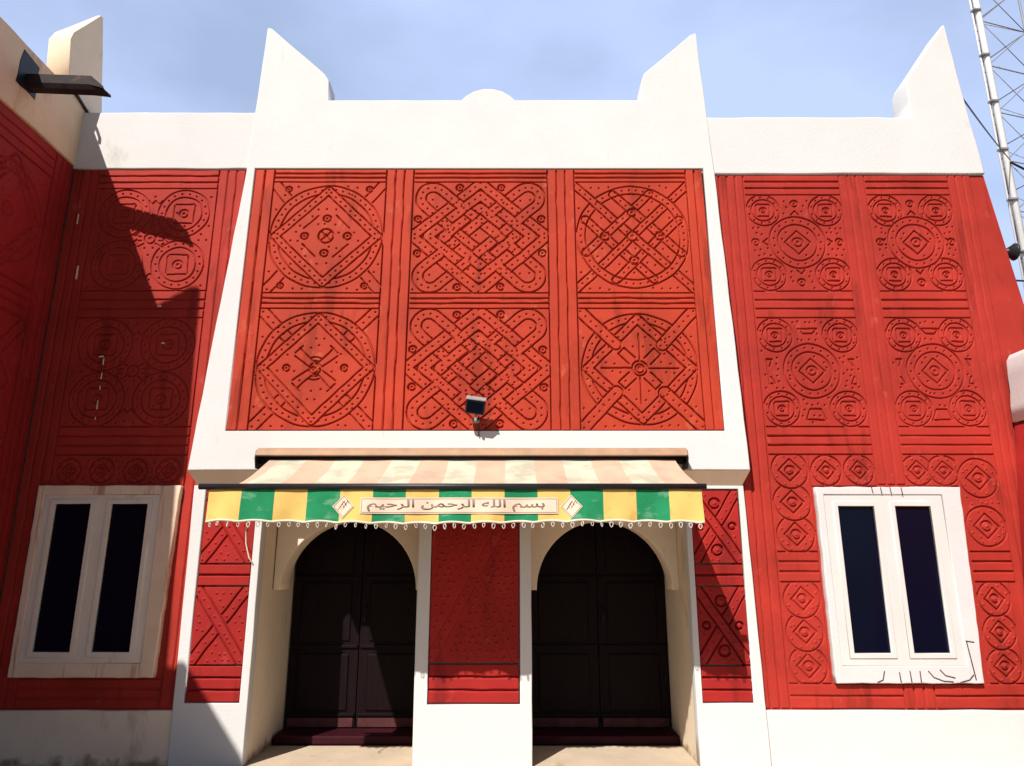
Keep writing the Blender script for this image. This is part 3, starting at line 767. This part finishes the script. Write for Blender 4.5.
# braid along the lower hem and the row of hanging beads
def hem(x): return zf-.010-(.243-(.012*abs(math.sin((x-XL)*math.pi/.245))+.008*math.sin(2.3*x)))
def hemy(x): return yf-.034+.022*math.sin(7.3*x+1.1)+.013*math.sin(19*x+1.5)
tubeobj('braid', [(x, hemy(x), hem(x)) for x in np.linspace(XL, XR, 150)], .009, TRIM, AW, 6)
bm = bmesh.new()
n1, n2 = 12, 6
vs_ = [[bm.verts.new((math.sin(a)*(.013+.0045*math.cos(b))*(1+.25*math.cos(a)), .0045*math.sin(b), -.026+math.cos(a)*(.020+.0045*math.cos(b)))) for b in [2*math.pi*k/n2 for k in range(n2)]] for a in [2*math.pi*k/n1 for k in range(n1)]]
for i in range(n1):
    for j in range(n2): bm.faces.new((vs_[i][j], vs_[(i+1) % n1][j], vs_[(i+1) % n1][(j+1) % n2], vs_[i][(j+1) % n2]))
bx(bm, -.002, .002, -.002, .002, -.008, .004)
r0 = finish(bm, 'fringe_ring', RINGM, AW, True)
for k in range(51):
    x = XL+.03+(XR-XL-.06)*k/50
    o = r0 if k == 0 else r0.copy()
    if k: COL.objects.link(o); o.parent = AW
    o.location = (x, hemy(x), hem(x)-.006); o.rotation_euler = (random.uniform(-.2, .2), random.uniform(-.15, .15), random.uniform(-.9, .9)); s = random.uniform(.70, .98); o.scale = (s, s, s)
# banner, its frame, lettering and the two lozenges
YB = yf-.024
def drape(x, z, off):                                   # follow the folds of the valance
    v = min(1, max(0, (zf-.010-z)/.243)); return yf-.024+.022*math.sin(7.3*x+1.1)*v+.013*math.sin(19*x+1.5*v)*v-.01*v-off
def flat(name, pl, m, parent, off, n=60, hole=None):
    xs = [p[0] for p in pl]; zs = [p[1] for p in pl]
    me = prism_mesh([pl]+([hole] if hole else []), .003, .0005)
    bm = bmesh.new(); bm.from_mesh(me)
    for k in range(1, n):
        xx = min(xs)+(max(xs)-min(xs))*k/n
        bmesh.ops.bisect_plane(bm, geom=bm.verts[:]+bm.edges[:]+bm.faces[:], plane_co=(xx, 0, 0), plane_no=(1, 0, 0))
    for k in range(1, 5):
        zz = min(zs)+(max(zs)-min(zs))*k/5
        bmesh.ops.bisect_plane(bm, geom=bm.verts[:]+bm.edges[:]+bm.faces[:], plane_co=(0, zz, 0), plane_no=(0, 1, 0))
    for v in bm.verts: v.co = Vector((v.co.x, drape(v.co.x, v.co.y, off)+v.co.z, v.co.y))
    return finish(bm, name, m, parent)
BX0, BX1, BZ0, BZ1 = -1.135, 0.345, 2.035, 2.155
ban = flat('banner', rect(BX0, BX1, BZ0, BZ1), BANNER, AW, .006)
flat('banner_border', rect(BX0+.008, BX1-.008, BZ0+.008, BZ1-.008), INK, ban, .0075, hole=rect(BX0+.012, BX1-.012, BZ0+.012, BZ1-.012))
def glyphs(codes, x0, x1, z0, z1, parent, off):
    cu = bpy.data.curves.new('text', 'FONT'); cu.body = ''.join(chr(c) for c in codes); cu.size = 1; cu.extrude = 0.0; cu.resolution_u = 3; cu.offset = 0.014
    o = bpy.data.objects.new('text', cu); COL.objects.link(o)
    dg = bpy.context.evaluated_depsgraph_get(); me = bpy.data.meshes.new_from_object(o.evaluated_get(dg))
    bpy.data.objects.remove(o)
    xs = [v.co.x for v in me.vertices]; ys = [v.co.y for v in me.vertices]
    bm = bmesh.new(); bm.from_mesh(me); bpy.data.meshes.remove(me)
    for v in bm.verts:
        v.co.x = x0+(v.co.x-min(xs))/(max(xs)-min(xs))*(x1-x0); v.co.y = z0+(v.co.y-min(ys))/(max(ys)-min(ys))*(z1-z0)
    for v in bm.verts: v.co = Vector((v.co.x, drape(v.co.x, v.co.y, off), v.co.y))
    r = bmesh.ops.extrude_face_region(bm, geom=bm.faces[:])
    for e in r['geom']:
        if isinstance(e, bmesh.types.BMVert): e.co.y -= .002
    return finish(bm, 'lettering', INK, parent)
# the words in presentation forms, laid out right to left
words = [[0xFE91, 0xFEB4, 0xFEE2], [0x20], [0xFE8D, 0xFEDF, 0xFEE0, 0xFEEA], [0x20],
         [0xFE8D, 0xFEDF, 0xFEAE, 0xFEA3, 0xFEE4, 0xFEE6], [0x20], [0xFE8D, 0xFEDF, 0xFEAE, 0xFEA3, 0xFEF4, 0xFEE2]]
seq = [c for w_ in words for c in w_][::-1]
glyphs(seq, BX0+.05, BX1-.10, BZ0+.018, BZ1-.016, ban, .008)
for cx in (-1.262, .445):
    dm = flat('lozenge', diamond(.082, .088, (cx, 2.088)), BANNER, AW, .006, 12)
    flat('lozenge_border', diamond(.074, .080, (cx, 2.088)), INK, dm, .0075, 12, hole=diamond(.068, .074, (cx, 2.088)))
    bmk = [(-.035, -.005), (-.012, .03), (.0, -.02), (.018, .032), (.035, .0)]
    for q in range(3):
        bm = bmesh.new(); tube(bm, [(cx+x*.8+q*.012-.01, drape(cx, 2.088, .008), 2.088+z*.8-.02+q*.02) for x, z in bmk], .0028, 5)
        finish(bm, 'lettering', INK, dm)
tubeobj('pull_cord', [(-1.99, yf+.01, 2.19), (-1.995, yf+.01, 1.95), (-1.985, yf+.012, 1.82), (-1.955, yf+.015, 1.72), (-1.915, yf+.015, 1.66)], .005, TRIM, AW, 6)

# ------------------------------------------------------------------ floodlight
FL = thing('floodlight', 'small black floodlight with pale top rim mounted on the middle carved panel', 'floodlight')
bm = bmesh.new(); bx(bm, -.10, .10, -.055, .055, -.075, .075, .018, 3)
for k in range(6): bx(bm, -.085, .085, .056, .075, -.06+k*.022, -.052+k*.022, .001)
M_ = Matrix.Translation((-.325, -.30, 3.03)) @ Matrix.Rotation(R(8), 4, 'Y') @ Matrix.Rotation(R(28), 4, 'X') @ Matrix.Scale(.86, 4)
bmesh.ops.transform(bm, matrix=M_, verts=bm.verts); finish(bm, 'housing', BLACKM, FL)
bm = bmesh.new(); bx(bm, -.104, .104, -.06, .05, .077, .091, .005); bmesh.ops.transform(bm, matrix=M_, verts=bm.verts); finish(bm, 'rim', GREYM, FL)
bm = bmesh.new(); bx(bm, -.085, .085, -.0585, -.054, -.06, .06, .002); bmesh.ops.transform(bm, matrix=M_, verts=bm.verts); finish(bm, 'lens', GLASS, FL)
bm = bmesh.new(); bx(bm, -.36, -.29, -.20, -.10, 2.905, 2.935, .004); bx(bm, -.335, -.315, -.29, -.19, 2.90, 2.985, .004); finish(bm, 'bracket', GREYM, FL)
tubeobj('lead', [(-.30, -.22, 2.96), (-.295, -.18, 2.90), (-.30, -.163, 2.86), (-.298, -.165, 2.78)], .006, BLACKM, FL, 6)

# ------------------------------------------------------------------ speaker horn on the right flank
SPK = thing('horn_speaker', 'black horn loudspeaker fixed to the sloping right edge of the palace', 'speaker')
bm = bmesh.new()
pr = [(0, .035), (.05, .04), (.12, .055), (.18, .10), (.185, .11), (.17, .095), (.06, .03)]
rr = []
for d, r in pr: rr.append([bm.verts.new((4.90+d*.62, .10+r*.8*math.cos(t)-.25*d, 4.70+r*.8*math.sin(t)-.1*d)) for t in np.linspace(0, 2*math.pi, 17)[:-1]])
for A, B in zip(rr, rr[1:]):
    for k in range(16): bm.faces.new((A[k], A[(k+1) % 16], B[(k+1) % 16], B[k]))
bm.faces.new(rr[0][::-1]); bm.faces.new(rr[-1]); finish(bm, 'horn', BLACKM, SPK, True)
box('bracket', 4.86, 4.95, .09, .15, 4.68, 4.72, BLACKM, SPK, .004)

# ------------------------------------------------------------------ lattice mast behind
MS = thing('lattice_mast', 'tall white steel lattice mast rising behind the right end of the palace', 'mast')
A_, B_, C_ = Vector((9.83, 6.0, 0)), Vector((11.05, 6.35, 0)), Vector((10.75, 7.3, 0))
ZT = 24.0
for P in (A_, B_, C_):
    tubeobj('leg', [(P.x, P.y, G), (P.x, P.y, ZT)], (.060 if P is A_ else .022), MAST if P is A_ else MASTD, MS, 12)
tubeobj('cable_run', [(A_.x-.125, A_.y, G), (A_.x-.125, A_.y, ZT)], .018, MAST, MS, 8)
for k in range(21):
    z = .6+k*1.1
    for P, Q in ((A_, B_), (B_, C_), (C_, A_)):
        tubeobj('rail', [(P.x, P.y, z), (Q.x, Q.y, z)], .012, MASTD, MS, 6)
    for j, (P, Q) in enumerate(((A_, B_), (B_, C_), (C_, A_))):
        bm = bmesh.new(); tube(bm, [(P.x, P.y, z), (Q.x, Q.y, z+1.1)], .010, 6)
        if j != 1: tube(bm, [(Q.x, Q.y, z), (P.x, P.y, z+1.1)], .009, 6)
        finish(bm, 'brace', MASTD, MS, True)
    box('clamp', A_.x-.15, A_.x+.02, A_.y-.09, A_.y+.02, z+.2, z+.24, MASTD, MS, .004)
# wires
def sag(p, q, d, n=14):
    p, q = Vector(p), Vector(q); return [p.lerp(q, t)-Vector((0, 0, d*4*t*(1-t))) for t in np.linspace(0, 1, n)]
tag(tubeobj('overhead_wire', sag((4.70, .1, 6.72), (A_.x, A_.y-.09, 9.35), .05), .010, BLACKM, None, 6), 'thin black wire from the right parapet horn up to the white mast', 'wire')
tag(tubeobj('overhead_wire', sag((A_.x, A_.y-.09, 9.3), (18, 10, 10.6), .5), .022, BLACKM, None, 6), 'upper black wire sagging away to the right from the white mast', 'wire')
for k, (z0, z1) in enumerate(((6.55, 8.2), (6.3, 7.2))):
    tag(tubeobj('overhead_wire', sag((5.0, 3.0, z0-.75), (19, 9, z1), .25), .016, BLACKM, None, 6),
        ('higher' if k == 0 else 'lower')+' of two slack black wires crossing behind the foot of the mast', 'wire')

# ------------------------------------------------------------------ neighbour beyond the right end
NB = thing('neighbour_house', 'ochre house with grey sheet roof far behind the palace at the right edge', 'house')
box('wall', 15.5, 26, 14.0, 22, G-.02, 8.4, OCHRE, NB, .02)
prism('roof', [[(15.0, 8.402), (26.5, 8.402), (26.5, 8.6), (20.7, 9.8), (15.0, 8.6)]], 13.6, 22.4, ROOFG, NB, .02)
for k in range(3):
    w_ = box('window', 16.4+k*2.6, 17.5+k*2.6, 13.95, 13.998, 6.0, 7.3, FRAME, NB, .01)
    box('pane', 16.5+k*2.6, 17.4+k*2.6, 13.93, 13.948, 6.1, 7.2, GLASS, w_, 0)
